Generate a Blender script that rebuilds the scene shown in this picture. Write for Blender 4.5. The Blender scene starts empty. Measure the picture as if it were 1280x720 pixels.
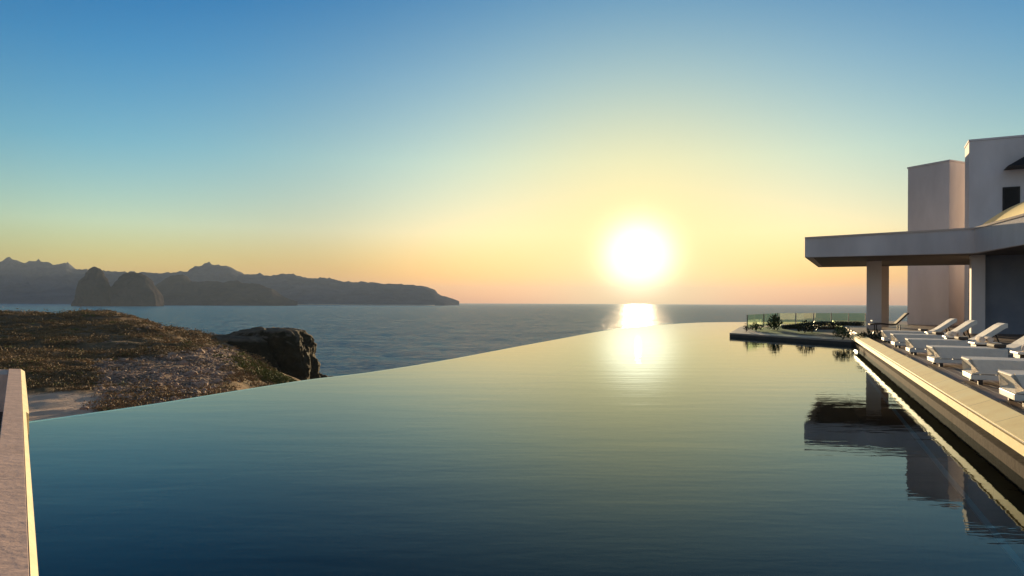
import bpy, math, random
from mathutils import Vector, Matrix, noise
random.seed(7)
R = math.radians
scene = bpy.context.scene
C = scene.collection

# ------------------------------------------------------------------ survey helpers
F, CX, YH, ROLL, EYE = 853.0, 640.0, 378.5, R(0.25), 1.6
def ray(px, py):
    a, b = (px-CX)/F, (YH-py)/F
    return Vector((a*math.cos(ROLL)-b*math.sin(ROLL), 1.0, a*math.sin(ROLL)+b*math.cos(ROLL)))
def G(px, py, z=0.0):            # where a line of sight meets the height z
    d = ray(px, py); t = (z-EYE)/d.z
    return Vector((d.x*t, t, z))
def P(px, py, Y):                # the point of a line of sight at depth Y
    d = ray(px, py)
    return Vector((d.x*Y, Y, EYE+d.z*Y))
def V2(v): return Vector((v[0], v[1], 0))

# ------------------------------------------------------------------ mesh helpers
class MB:
    def __init__(s): s.v, s.f, s.m, s.sm = [], [], [], []
    def add(s, vs, fs, mi=0, smooth=False):
        o = len(s.v); s.v += [tuple(v) for v in vs]
        for f in fs: s.f.append([i+o for i in f]); s.m.append(mi); s.sm.append(smooth)
    def quad(s, a, b, c, d, mi=0): s.add([a, b, c, d], [(0, 1, 2, 3)], mi)
    def frame(s, o, u, v, w, mi=0):      # box from a corner and three edge vectors
        o, u, v, w = map(Vector, (o, u, v, w))
        p = [o, o+u, o+u+v, o+v, o+w, o+u+w, o+u+v+w, o+v+w]
        f = [(0, 3, 2, 1), (4, 5, 6, 7), (0, 1, 5, 4), (1, 2, 6, 5), (2, 3, 7, 6), (3, 0, 4, 7)]
        if u.cross(v).dot(w) < 0: f = [tuple(reversed(q)) for q in f]
        s.add(p, f, mi)
    def box(s, x0, x1, y0, y1, z0, z1, mi=0): s.frame((x0, y0, z0), (x1-x0, 0, 0), (0, y1-y0, 0), (0, 0, z1-z0), mi)
    def prism(s, poly, z0, z1, mi=0):
        n = len(poly)
        area = sum(poly[i][0]*poly[(i+1) % n][1]-poly[(i+1) % n][0]*poly[i][1] for i in range(n))
        if area < 0: poly = list(reversed(poly))
        zt = z1 if callable(z1) else (lambda p: z1)
        vs = [(p[0], p[1], z0) for p in poly]+[(p[0], p[1], zt(p)) for p in poly]
        fs = [tuple(reversed(range(n))), tuple(range(n, 2*n))]
        fs += [(i, (i+1) % n, n+(i+1) % n, n+i) for i in range(n)]
        s.add(vs, fs, mi)
    def tube(s, a, b, r0, r1=None, n=8, mi=0):
        a, b = Vector(a), Vector(b); r1 = r0 if r1 is None else r1
        d = (b-a).normalized(); u = d.orthogonal().normalized(); w = d.cross(u)
        vs = []
        for c, r in ((a, r0), (b, r1)):
            for i in range(n):
                t = 2*math.pi*i/n; vs.append(c+u*math.cos(t)*r+w*math.sin(t)*r)
        fs = [(i, (i+1) % n, n+(i+1) % n, n+i) for i in range(n)]+[tuple(reversed(range(n))), tuple(range(n, 2*n))]
        s.add(vs, fs, mi)
    def build(s, name, mats, parent=None, bevel=0, seg=2, smooth=False):
        me = bpy.data.meshes.new(name); me.from_pydata(s.v, [], s.f); me.update()
        for m in (mats if isinstance(mats, (list, tuple)) else [mats]): me.materials.append(m)
        for i, p in enumerate(me.polygons): p.material_index = s.m[i]; p.use_smooth = smooth or s.sm[i]
        o = bpy.data.objects.new(name, me); C.objects.link(o)
        if parent: o.parent = parent
        if bevel:
            b = o.modifiers.new('bevel', 'BEVEL'); b.width = bevel; b.segments = seg; b.limit_method = 'ANGLE'
        return o
def tag(o, label=None, cat=None, group=None, kind=None):
    if label: o['label'] = label
    if cat: o['category'] = cat
    if group: o['group'] = group
    if kind: o['kind'] = kind
    return o
def empty(name, loc=(0, 0, 0), rz=0):
    o = bpy.data.objects.new(name, None); C.objects.link(o)
    o.location = loc; o.rotation_euler = (0, 0, rz); o.empty_display_size = .2
    return o
def copy_tree(o, parent=None):
    c = o.copy(); C.objects.link(c)
    if parent: c.parent = parent
    for ch in list(o.children): copy_tree(ch, c)
    return c
def fbm(x, y, z=0., o=5): return noise.fractal(Vector((x, y, z)), 1.0, 2.0, o)
def lerp(a, b, t): return a+(b-a)*t
def interp(tab, x):
    if x <= tab[0][0]: return tab[0][1]
    for (x0, y0), (x1, y1) in zip(tab, tab[1:]):
        if x <= x1: return lerp(y0, y1, (x-x0)/(x1-x0))
    return tab[-1][1]
def sstep(a, b, x):
    t = max(0, min(1, (x-a)/(b-a))); return t*t*(3-2*t)

# ------------------------------------------------------------------ materials
class NT:
    def __init__(s, name):
        s.mat = bpy.data.materials.new(name); s.mat.use_nodes = True
        s.n = s.mat.node_tree.nodes; s.l = s.mat.node_tree.links
        s.b = s.n['Principled BSDF']; s.out = s.n['Material Output']
    def new(s, t, **kw):
        n = s.n.new(t)
        for k, v in kw.items():
            if k in n.inputs.keys(): n.inputs[k].default_value = v
            else: setattr(n, k, v)
        return n
    def coord(s, scale=(1, 1, 1), rot=(0, 0, 0), obj=False):
        tc = s.new('ShaderNodeTexCoord'); mp = s.new('ShaderNodeMapping')
        mp.inputs['Scale'].default_value = scale; mp.inputs['Rotation'].default_value = rot
        s.l.new(tc.outputs['Object'], mp.inputs[0]); return mp.outputs[0]
    def noise(s, co, scale, detail=5, rough=.55, dist=0):
        n = s.new('ShaderNodeTexNoise'); n.inputs['Scale'].default_value = scale
        n.inputs['Detail'].default_value = detail; n.inputs['Roughness'].default_value = rough
        n.inputs['Distortion'].default_value = dist
        s.l.new(co, n.inputs['Vector']); return n.outputs['Fac']
    def ramp(s, fac, stops):
        r = s.new('ShaderNodeValToRGB'); e = r.color_ramp.elements
        while len(e) < len(stops): e.new(.5)
        for i, (p, c) in enumerate(stops):
            e[i].position = p; e[i].color = (*c, 1) if len(c) == 3 else c
        s.l.new(fac, r.inputs[0]); return r.outputs[0]
    def bump(s, h, dist, strength=1., normal=None):
        b = s.new('ShaderNodeBump'); b.inputs['Distance'].default_value = dist; b.inputs['Strength'].default_value = strength
        s.l.new(h, b.inputs['Height'])
        if normal: s.l.new(normal, b.inputs['Normal'])
        return b.outputs[0]
def mat(name, c1, c2=None, scale=3, rough=.7, bump=0, bscale=20, spec=.5, detail=6, sc=(1, 1, 1)):
    m = NT(name); co = m.coord(sc)
    c2 = c2 or tuple(x*.75 for x in c1)
    m.l.new(m.ramp(m.noise(co, scale, detail), [(.3, c2), (.7, c1)]), m.b.inputs['Base Color'])
    m.b.inputs['Roughness'].default_value = rough
    m.b.inputs['Specular IOR Level'].default_value = spec
    if bump: m.l.new(m.bump(m.noise(co, bscale, 6), bump), m.b.inputs['Normal'])
    return m.mat

M = {}
M['plaster'] = mat('plaster', (.76, .69, .68), (.58, .52, .51), .7, .85, .006, 18, sc=(1, 1, .35), detail=9)
M['plaster_warm'] = mat('plaster_warm', (.62, .50, .44), (.56, .45, .39), 1.1, .85, .004, 30)
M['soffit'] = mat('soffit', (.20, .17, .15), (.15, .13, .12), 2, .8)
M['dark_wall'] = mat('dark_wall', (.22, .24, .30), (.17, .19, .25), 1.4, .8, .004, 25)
M['pink_stone'] = mat('pink_stone', (.72, .49, .40), (.54, .36, .295), 5, .72, .006, 14)
M['cream_stone'] = mat('cream_stone', (.92, .74, .36), (.86, .66, .30), 3, .6, .003, 16)
def coping_mat():
    m = NT('cream_coping'); a = R(-67.5)
    base = m.ramp(m.noise(m.coord(), 2.2, 7, .6), [(.3, (.90, .70, .34)), (.5, (.97, .79, .40)), (.7, (.99, .85, .48))])
    wv = m.new('ShaderNodeTexWave'); wv.wave_type = 'BANDS'; wv.bands_direction = 'X'; wv.wave_profile = 'SAW'; wv.inputs['Scale'].default_value = .262
    m.l.new(m.coord((1, 1, 1), (0, 0, a)), wv.inputs['Vector'])
    jt = m.ramp(wv.outputs['Fac'], [(0, (0, 0, 0)), (.006, (1, 1, 1)), (.994, (1, 1, 1)), (1, (0, 0, 0))])
    mx = m.new('ShaderNodeMix', data_type='RGBA'); mx.inputs[6].default_value = (.25, .17, .08, 1)
    m.l.new(jt, mx.inputs[0]); m.l.new(base, mx.inputs[7]); m.l.new(mx.outputs[2], m.b.inputs['Base Color'])
    m.b.inputs['Roughness'].default_value = .62; m.b.inputs['Specular IOR Level'].default_value = .08
    m.l.new(m.bump(m.noise(m.coord(), 30, 6), .002), m.b.inputs['Normal'])
    return m.mat
M['cream_stone'] = coping_mat()
M['cream_edge'] = mat('cream_edge', (.85, .72, .45), (.75, .60, .36), 3, .5, .003, 16)
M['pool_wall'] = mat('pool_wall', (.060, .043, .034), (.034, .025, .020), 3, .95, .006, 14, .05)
M['jetty_side'] = mat('jetty_side', (.06, .048, .042), (.035, .03, .028), 3, .7, .006, 14)
M['jetty_top'] = mat('jetty_top', (.34, .28, .24), (.24, .20, .17), 3, .5, .006, 14)
M['basin'] = mat('basin', (.004, .024, .024), (.003, .016, .018), 4, 1, spec=0)
M['rim_glint'] = mat('rim_glint', (.85, .88, .88), (.7, .74, .74), 9, .5)  # pale colour stands for light caught on the overflowing water
M['ledge'] = mat('ledge', (.02, .05, .055), (.014, .036, .044), 4, 1, spec=0)
M['ledge_strip'] = mat('ledge_strip', (.55, .72, .74), (.40, .58, .62), 7, .4)
M['retaining'] = mat('retaining', (.26, .20, .16), (.16, .12, .10), .7, .9, .05, 3)
M['fabric'] = mat('fabric', (.78, .74, .68), (.68, .64, .59), 6, .75, .006, 40)
M['frame_white'] = mat('frame_white', (.70, .67, .62), (.62, .59, .55), 5, .5)
M['rattan'] = mat('rattan', (.05, .035, .026), (.025, .018, .014), 30, .6, .004, 60)
M['dark_fabric'] = mat('dark_fabric', (.10, .075, .06), (.06, .045, .04), 20, .8, .004, 60)
M['metal'] = mat('metal', (.20, .19, .18), (.14, .13, .13), 8, .35)
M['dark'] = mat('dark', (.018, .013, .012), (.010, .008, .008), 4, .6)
M['window_glass'] = mat('window_glass', (.02, .017, .016), (.012, .01, .01), 2, .45, spec=.2)
M['canvas'] = mat('canvas', (.82, .77, .60), (.76, .70, .54), 2, .8)
M['leaf'] = mat('leaf', (.075, .11, .035), (.03, .055, .018), 3, .5)
M['leaf_dark'] = mat('leaf_dark', (.03, .045, .02), (.014, .024, .010), 3, .5)
M['petal'] = mat('petal', (.62, .62, .50), (.50, .50, .38), 3, .6)
M['bark'] = mat('bark', (.10, .07, .05), (.06, .04, .03), 12, .9)
M['scrub'] = mat('scrub', (.33, .20, .085), (.13, .088, .042), .25, .85)
M['scrub_green'] = mat('scrub_green', (.15, .155, .025), (.07, .075, .016), .4, .85)
M['rock_pink'] = mat('rock_pink', (.48, .33, .25), (.25, .17, .13), .5, .95, .05, 3)
def canvas_mat():
    m = NT('canvas'); d = m.b; d.inputs['Base Color'].default_value = (.82, .77, .58, 1); d.inputs['Roughness'].default_value = .9
    t = m.new('ShaderNodeBsdfTranslucent'); t.inputs[0].default_value = (.95, .86, .58, 1)
    mx = m.new('ShaderNodeMixShader'); mx.inputs[0].default_value = .97
    m.l.new(d.outputs[0], mx.inputs[1]); m.l.new(t.outputs[0], mx.inputs[2])
    tp_ = m.new('ShaderNodeBsdfTransparent'); tp_.inputs[0].default_value = (1, .97, .85, 1); m2 = m.new('ShaderNodeMixShader'); m2.inputs[0].default_value = .04
    m.l.new(mx.outputs[0], m2.inputs[1]); m.l.new(tp_.outputs[0], m2.inputs[2]); m.l.new(m2.outputs[0], m.out.inputs[0]); return m.mat
M['canvas'] = canvas_mat()
M['paving'] = mat('paving', (.075, .06, .052), (.045, .038, .034), 3, .7, .006, 14)
M['towel'] = mat('towel', (.70, .60, .52), (.60, .50, .43), 9, .9, .006, 60)

def wood_mat():
    m = NT('deck_wood'); co = m.coord((1, 1, 1), (0, 0, R(23)))
    wv = m.new('ShaderNodeTexWave'); wv.wave_type = 'BANDS'; wv.bands_direction = 'X'; wv.wave_profile = 'SAW'
    wv.inputs['Scale'].default_value = 2.2; wv.inputs['Distortion'].default_value = 0
    m.l.new(co, wv.inputs['Vector'])
    gap = m.ramp(wv.outputs['Fac'], [(0, (0, 0, 0)), (.05, (1, 1, 1)), (.95, (1, 1, 1)), (1, (0, 0, 0))])
    base = m.ramp(m.noise(m.coord((9, .6, 1), (0, 0, R(23))), 1.5, 6), [(.3, (.14, .075, .045)), (.7, (.27, .155, .095))])
    mx = m.new('ShaderNodeMix', data_type='RGBA'); mx.inputs[6].default_value = (.02, .014, .01, 1)
    m.l.new(gap, mx.inputs[0]); m.l.new(base, mx.inputs[7]); m.l.new(mx.outputs[2], m.b.inputs['Base Color'])
    m.b.inputs['Roughness'].default_value = .5
    m.l.new(m.bump(gap, .006), m.b.inputs['Normal'])
    return m.mat
M['wood'] = wood_mat()

def pool_water():
    m = NT('pool_water'); m.n.remove(m.b)
    co = m.coord((1, 1, 1))
    n1 = m.noise(m.coord((.34, 1.2, 1)), 1.3, 4, .5, .25)
    n2 = m.noise(m.coord((.6, 2.0, 1)), 5, 2, .5, .2)
    b = m.bump(n1, .0040); b = m.bump(n2, .0007, 1, b)
    f0 = m.new('ShaderNodeFresnel', IOR=1.33); m.l.new(b, f0.inputs['Normal'])
    fr = m.new('ShaderNodeMapRange'); fr.inputs[1].default_value = .05; fr.inputs[2].default_value = .90; m.l.new(f0.outputs[0], fr.inputs[0])
    gl = m.new('ShaderNodeBsdfGlossy'); gl.inputs['Roughness'].default_value = 0; gl.inputs['Color'].default_value = (.80, .91, .96, 1)
    m.l.new(b, gl.inputs['Normal'])
    tr = m.new('ShaderNodeBsdfTransparent'); tr.inputs['Color'].default_value = (.25, .56, .60, 1)
    mx = m.new('ShaderNodeMixShader')
    m.l.new(fr.outputs[0], mx.inputs[0]); m.l.new(tr.outputs[0], mx.inputs[1]); m.l.new(gl.outputs[0], mx.inputs[2])
    m.l.new(mx.outputs[0], m.out.inputs['Surface'])
    return m.mat
M['pool_water'] = pool_water()

def sea_mat():
    m = NT('sea_water')
    n1 = m.noise(m.coord((.35, 1, 1), (0, 0, R(8))), .07, 5, .62, .8)
    n2 = m.noise(m.coord((.5, 1, 1), (0, 0, R(-14))), .7, 5, .6, .5)
    b = m.bump(n1, 3.0); b = m.bump(n2, .5, 1, b)
    m.b.inputs['Base Color'].default_value = (.020, .16, .27, 1)
    m.b.inputs['Roughness'].default_value = 1
    m.b.inputs['Specular IOR Level'].default_value = 0
    fr = m.new('ShaderNodeFresnel', IOR=1.33); m.l.new(b, fr.inputs['Normal'])
    k = m.new('ShaderNodeMath'); k.operation = 'MULTIPLY'; k.inputs[1].default_value = .48; m.l.new(fr.outputs[0], k.inputs[0])
    gl = m.new('ShaderNodeBsdfGlossy'); gl.inputs['Roughness'].default_value = .16; gl.inputs['Color'].default_value = (1, 1, 1, 1)
    m.l.new(b, gl.inputs['Normal'])
    mx = m.new('ShaderNodeMixShader'); m.l.new(k.outputs[0], mx.inputs[0]); m.l.new(m.b.outputs[0], mx.inputs[1]); m.l.new(gl.outputs[0], mx.inputs[2])
    m.l.new(mx.outputs[0], m.out.inputs['Surface'])
    return m.mat
M['sea'] = sea_mat()

def glass_mat():
    m = NT('green_glass'); m.n.remove(m.b)
    gl = m.new('ShaderNodeBsdfGlossy'); gl.inputs['Roughness'].default_value = .02
    tr = m.new('ShaderNodeBsdfTransparent'); tr.inputs['Color'].default_value = (.80, .90, .76, 1)
    mx = m.new('ShaderNodeMixShader')
    mx.inputs[0].default_value = .10; m.l.new(tr.outputs[0], mx.inputs[1]); m.l.new(gl.outputs[0], mx.inputs[2])
    m.l.new(mx.outputs[0], m.out.inputs['Surface'])
    return m.mat
M['glass'] = glass_mat()

def terrain_mat():
    m = NT('headland_ground'); co = m.coord()
    veg = m.ramp(m.noise(co, .35, 8, .65), [(.30, (.075, .050, .026)), (.5, (.15, .095, .045)), (.66, (.25, .155, .085))])
    rub = m.ramp(m.noise(co, 1.6, 8, .7), [(.35, (.10, .07, .055)), (.55, (.27, .18, .13)), (.7, (.40, .29, .22))])
    at = m.new('ShaderNodeVertexColor'); at.layer_name = 'cover'
    sp = m.new('ShaderNodeSeparateColor'); m.l.new(at.outputs[0], sp.inputs[0])
    sand = m.ramp(m.noise(co, 1.2, 6), [(.3, (.62, .44, .33)), (.7, (.74, .54, .41))])
    m1 = m.new('ShaderNodeMix', data_type='RGBA'); m.l.new(sp.outputs[1], m1.inputs[0]); m.l.new(veg, m1.inputs[6]); m.l.new(rub, m1.inputs[7])
    m2 = m.new('ShaderNodeMix', data_type='RGBA'); m.l.new(sp.outputs[0], m2.inputs[0]); m.l.new(m1.outputs[2], m2.inputs[6]); m.l.new(sand, m2.inputs[7])
    m.l.new(m2.outputs[2], m.b.inputs['Base Color'])
    m.b.inputs['Roughness'].default_value = .95; m.b.inputs['Specular IOR Level'].default_value = .15
    m.l.new(m.bump(m.noise(co, 1.3, 8, .7), .22), m.b.inputs['Normal'])
    return m.mat
M['terrain'] = terrain_mat()

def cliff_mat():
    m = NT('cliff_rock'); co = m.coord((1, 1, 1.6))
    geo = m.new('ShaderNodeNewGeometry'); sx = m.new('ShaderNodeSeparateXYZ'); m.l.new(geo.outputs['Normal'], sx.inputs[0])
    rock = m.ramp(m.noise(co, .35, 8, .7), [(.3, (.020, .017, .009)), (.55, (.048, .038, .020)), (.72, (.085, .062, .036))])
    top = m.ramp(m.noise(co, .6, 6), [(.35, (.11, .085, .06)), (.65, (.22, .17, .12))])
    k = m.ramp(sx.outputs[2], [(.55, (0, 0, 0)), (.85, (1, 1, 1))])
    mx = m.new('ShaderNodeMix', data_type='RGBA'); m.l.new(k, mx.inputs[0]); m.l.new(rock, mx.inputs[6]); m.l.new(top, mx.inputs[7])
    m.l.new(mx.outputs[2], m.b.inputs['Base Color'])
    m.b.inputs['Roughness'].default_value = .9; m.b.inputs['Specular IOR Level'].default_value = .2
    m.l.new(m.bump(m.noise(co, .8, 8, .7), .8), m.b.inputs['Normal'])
    return m.mat
M['cliff'] = cliff_mat()
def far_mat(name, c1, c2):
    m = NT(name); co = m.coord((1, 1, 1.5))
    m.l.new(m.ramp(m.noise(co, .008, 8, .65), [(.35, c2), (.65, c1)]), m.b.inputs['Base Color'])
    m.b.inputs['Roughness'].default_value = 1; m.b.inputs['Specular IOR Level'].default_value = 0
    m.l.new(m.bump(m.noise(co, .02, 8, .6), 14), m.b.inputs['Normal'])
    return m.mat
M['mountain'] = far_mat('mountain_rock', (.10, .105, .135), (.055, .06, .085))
M['stack'] = far_mat('stack_rock', (.06, .05, .05), (.03, .027, .03))
M['beach'] = mat('beach', (.50, .42, .32), (.42, .35, .27), .01, .9)

# ------------------------------------------------------------------ sea
SEA = -14.0
mb = MB()
angs = [R(-47)+R(94)*i/620 for i in range(621)]+[R(47)+R(266)*i/60 for i in range(1, 60)]     # bearings, dense towards the open sea
rr = [55*(14000/55)**(i/260) for i in range(261)]
n = len(angs); mb.v.append((0, 0, SEA))
def wave(x, y):
    q = y*.92+x*.38; w_ = x*.92-y*.38
    return .30*noise.noise(Vector((q*.075, w_*.022, 1)))*2+.22*noise.noise(Vector((q*.19, w_*.06, 4)))*2+.10*noise.noise(Vector((q*.5, w_*.2, 8)))*2+.35*noise.noise(Vector((q*.018, w_*.008, 12)))
for r in rr:
    k = 1-sstep(900, 3500, r)
    for t in angs:
        x, y = r*math.sin(t), r*math.cos(t)
        mb.v.append((x, y, SEA+(wave(x, y)*k if k > 0 and abs(t) < .83 else 0)))
for i in range(n): mb.f.append([0, 1+(i+1) % n, 1+i])
for k in range(len(rr)-1):
    for i in range(n):
        a, b = 1+k*n, 1+(k+1)*n; mb.f.append([a+i, a+(i+1) % n, b+(i+1) % n, b+i])
mb.m = [0]*len(mb.f); mb.sm = [True]*len(mb.f)
tag(mb.build('sea', M['sea']), kind='structure')

# ------------------------------------------------------------------ pool outline
D0, D1 = V2(G(1280, 607)), V2(G(1065, 432))           # foot of the deck wall at the waterline
U = (D1-D0).normalized()                               # along the deck edge, away from the camera
V = Vector((U.y, -U.x, 0))                             # across the deck, to the right
Wd = V2(ray(22, 378.5)).normalized()                   # direction of the stone parapet on the left
TOP = .30
Wn = V2(G(46.7, 718, TOP))
# meeting point of the parapet line and the deck line
den = Wd.x*U.y-Wd.y*U.x
dd = D0-Wn
tt = (dd.x*U.y-dd.y*U.x)/den
TIP = Wn+Wd*tt
edge_px = [(20, 529), (110, 516.5), (200, 503.5), (300, 487.5), (385, 474.5), (470, 464), (560, 449.5), (640, 434.5), (700, 423.5), (760, 412.8), (810, 407.3), (870, 403.4), (925, 402.6), (985, 402.3)]
edge = [V2(G(x, y)) for x, y in edge_px]
# smooth (Catmull-Rom)
def catmull(p, k=6):
    q = [p[0]*2-p[1]]+p+[p[-1]*2-p[-2]]; out = []
    for i in range(1, len(q)-2):
        for j in range(k):
            t = j/k; a, b, c, d = q[i-1], q[i], q[i+1], q[i+2]
            out.append(.5*((2*b)+(c-a)*t+(2*a-5*b+4*c-d)*t*t+(3*b-a-3*c+d)*t**3))
    out.append(q[-2]); return out
edge = catmull(edge)
FAR = edge[-1]+Vector((8, -1, 0))
deckfar = D0+U*52
water = [TIP, ]+edge+[FAR, deckfar+V*.3, D0+V*.25]
# water sheet
mb = MB(); mb.add([(p.x, p.y, 0) for p in water], [tuple(reversed(range(len(water))))])
tag(mb.build('pool_water', M['pool_water']), kind='structure')
# basin: floor, inner wall, pale lip just under the overflow, its colour painting the water's highlight, outer retaining wall
mb = MB(); inner, outer = [], []
for i, p in enumerate(edge):
    t = (edge[min(i+1, len(edge)-1)]-edge[max(i-1, 0)]).normalized(); nrm = Vector((-t.y, t.x, 0))
    inner.append(p-nrm*.03); outer.append(p+nrm*.05)
fl = [TIP]+inner+[FAR, deckfar+V*.3, D0+V*.25]
mb.add([(p.x, p.y, -1.5) for p in fl], [tuple(reversed(range(len(fl))))], 0)
for i in range(len(inner)-1):
    a, b, c, d = inner[i], inner[i+1], outer[i], outer[i+1]
    mb.quad((a.x, a.y, -1.5), (b.x, b.y, -1.5), (b.x, b.y, -.012), (a.x, a.y, -.012), 0)
    mb.quad((a.x, a.y, -.012), (b.x, b.y, -.012), (d.x, d.y, -.012), (c.x, c.y, -.012), 1)
    mb.quad((c.x, c.y, -.012), (d.x, d.y, -.012), (d.x, d.y, -15), (c.x, c.y, -15), 2)
tag(mb.build('pool_basin', [M['basin'], M['rim_glint'], M['retaining']]), kind='structure')
# underwater ledge along the deck wall with a pale nosing
L0, L1 = V2(G(1283, 720, -.10)), V2(G(1073, 459, -.10))
Ld = (L1-L0).normalized(); Ln = Vector((Ld.y, -Ld.x, 0))
mb = MB()
a = L0-Ld*2.5; b = L1+Ld*6
mb.frame((a.x, a.y, -1.5), b-a, Ln*.9, (0, 0, 1.38))
led = mb.build('pool_ledge', M['ledge']); tag(led, kind='structure')
mb = MB(); mb.frame((a.x, a.y, -.118), b-a, Ln*.05, (0, 0, .018))
mb.build('ledge_nosing', M['ledge_strip'], led)

# ------------------------------------------------------------------ deck terrace on the right
DZ = .41
far_right = D0+U*48
deck_poly = [TIP-U*6, far_right, far_right+V*60, TIP-U*6+V*60]
mb = MB()
mb.prism([(p+V*.30)[:2] if i in (0, 1) else p[:2] for i, p in enumerate(deck_poly)], -15, DZ)
tag(mb.build('deck', M['wood']), kind='structure')
near, far_ = D0-U*8.6, D0+U*22.3
cop = empty('pool_coping', (near.x, near.y, 0)); inv = -Vector((near.x, near.y, 0))
tag(cop, 'long cream stone edging of the deck above the dark pool wall', 'pool coping')
def lbox(name, o, u, v, w, m, par, bevel=0):
    mb = MB(); mb.frame(Vector(o)+inv, u, v, w); return mb.build(name, m, par, bevel)
L = (far_-near)
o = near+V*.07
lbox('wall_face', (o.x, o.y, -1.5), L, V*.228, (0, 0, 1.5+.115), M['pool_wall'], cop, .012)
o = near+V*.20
lbox('shade_band', (o.x, o.y, .117), L, V*.098, (0, 0, .143), M['dark'], cop)  # black strip painted in for the shade beneath the coping overhang
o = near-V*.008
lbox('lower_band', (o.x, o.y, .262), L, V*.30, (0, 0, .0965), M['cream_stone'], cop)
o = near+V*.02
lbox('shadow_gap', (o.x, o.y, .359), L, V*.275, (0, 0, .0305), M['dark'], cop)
o = near-V*.008
mb = MB(); a_, b_ = o+inv, o+L+inv; W_ = V*.33
pr = [(0, .39), (.26, .39), (.26, .488), (.245, .495), (.010, .402), (0, .398)]
mb.add([tuple(a_+V*q+Vector((0, 0, z))) for q, z in pr]+[tuple(b_+V*q+Vector((0, 0, z))) for q, z in pr],
       [(5, 4, 3, 2, 1, 0), (6, 7, 8, 9, 10, 11)]+[(i, (i+1) % 6, 6+(i+1) % 6, 6+i) for i in range(6)])
mb.build('upper_band', M['cream_stone'], cop)

# ------------------------------------------------------------------ stone parapet on the left
wl = empty('stone_parapet', (Wn.x, Wn.y, 0)); iv = -Vector((Wn.x, Wn.y, 0))
tag(wl, 'pink stone parapet with cream lit edge beside the pool at left', 'parapet')
Wend = V2(G(30, 461, TOP)); Wl = Vector((-Wd.y, Wd.x, 0))    # to the left of the line
s_end = (Wend-Wn).dot(Wd); Wend = Wn+Wd*s_end
s_cor = (V2(G(34, 512, TOP))-Wn).dot(Wd)
Q = V2(G(10, 468, TOP)); wid = (Q-Wn).dot(Wl); s_q = (Q-Wn).dot(Wd)
def strip(mb, s0, s1, a0, a1, z0, z1):
    o = Wn+Wd*s0+Wl*a0+iv; mb.frame((o.x, o.y, z0), Wd*(s1-s0), Wl*(a1-a0), (0, 0, z1-z0))
mb = MB(); vs_ = []
for s_ in (-7, s_end-.006):
    for q, z in ((.028, -4), (wid, -4), (wid, TOP+(wid-.028)*.085), (.028, TOP)): vs_.append(tuple(Wn+Wd*s_+Wl*q+iv+Vector((0, 0, z))))
mb.add(vs_, [(0, 1, 2, 3), (7, 6, 5, 4), (1, 0, 4, 5), (2, 1, 5, 6), (3, 2, 6, 7), (0, 3, 7, 4)]); mb.build('wall_top', M['pink_stone'], wl, .006)
mb = MB()
A, B_ = Wn+Wd*(s_q)+Wl*(wid+.003), Wn+Wd*(s_end)+Wl*(wid+.003)
x = [A, B_, B_+Vector((-9, 0, 0)), A+Vector((-9, 0, 0))]
mb.prism([(p+iv)[:2] for p in x], -4, TOP); mb.build('return_wall', M['pink_stone'], wl, .006)
mb = MB(); strip(mb, -7, 4.2, wid+.003, wid+9, -4, TOP); mb.build('terrace_slab', M['pink_stone'], wl, .006)
mb = MB(); strip(mb, 4.203, s_q-.003, wid+.003, wid+9, -4, -.35); mb.build('planter_soil', M['dark'], wl)
def trim(s0, s1, a0, a1, zt):
    pr = [(a0, -4), (a1, -4), (a1, zt), (a1-.0005, zt+.001), (a0, zt-(a1-a0)*.8)]
    vs = []
    for s_ in (s0, s1): vs += [tuple(Wn+Wd*s_+Wl*q+iv+Vector((0, 0, z))) for q, z in pr]
    mb = MB(); mb.add(vs, [(0, 1, 2, 3, 4), (9, 8, 7, 6, 5)]+[((i+1) % 5, i, 5+i, 5+(i+1) % 5) for i in range(5)]); return mb.build('edge_trim', M['cream_edge'], wl)
trim(-7, s_cor, -.006, .027, TOP-.001); trim(s_cor+.002, s_end, -.035, .027, TOP-.001)

# ------------------------------------------------------------------ headland terrain
cols = {   # view column -> (distance, height) profile
 -500: [(3, -2.2), (30, -2.0), (60, -2.0), (95, -.4), (125, .6), (160, -4), (200, -16)],
 0: [(3, -2.2), (15, -2.1), (27, -2.0), (60, -2.3), (95, -.95), (125, -.1), (150, -4), (190, -16)],
 110: [(3, -2.2), (15, -2.1), (27, -2.0), (60, -2.35), (95, -1.1), (125, .05), (145, -5), (170, -16)],
 140: [(3, -2.2), (15, -2.1), (27, -2.0), (60, -2.4), (95, -1.3), (122, -.25), (140, -6), (165, -16)],
 165: [(3, -2.2), (15, -2.1), (27, -2.0), (60, -2.4), (95, -1.6), (122, -.8), (140, -7), (165, -16)],
 200: [(3, -2.2), (15, -2.1), (27, -2.0), (60, -2.4), (90, -2.5), (122, -2.7), (140, -8), (165, -16)],
 250: [(3, -2.2), (15, -2.1), (27, -2.0), (60, -3.0), (90, -3.7), (122, -4.2), (135, -8), (155, -16)],
 295: [(3, -2.4), (15, -2.2), (27, -2.2), (60, -3.8), (90, -5.0), (122, -6.5), (135, -10), (150, -16)],
 345: [(3, -2.8), (15, -2.6), (27, -3.0), (60, -5.2), (90, -8.0), (115, -10), (135, -13), (145, -16)],
 390: [(3, -3.4), (15, -3.2), (27, -4.0), (60, -7.2), (90, -10.2), (120, -12.7), (138, -14), (145, -16)],
 425: [(3, -4), (15, -4), (27, -5.0), (60, -9.2), (90, -12.2), (120, -13.9), (138, -14.6), (150, -16)],
 460: [(3, -5), (15, -5), (27, -6.5), (60, -11.5), (90, -14.5), (120, -16), (140, -16), (150, -17)],
 620: [(3, -8), (15, -8), (27, -10), (50, -14.5), (90, -17), (120, -17), (140, -17), (150, -17)]}
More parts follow.
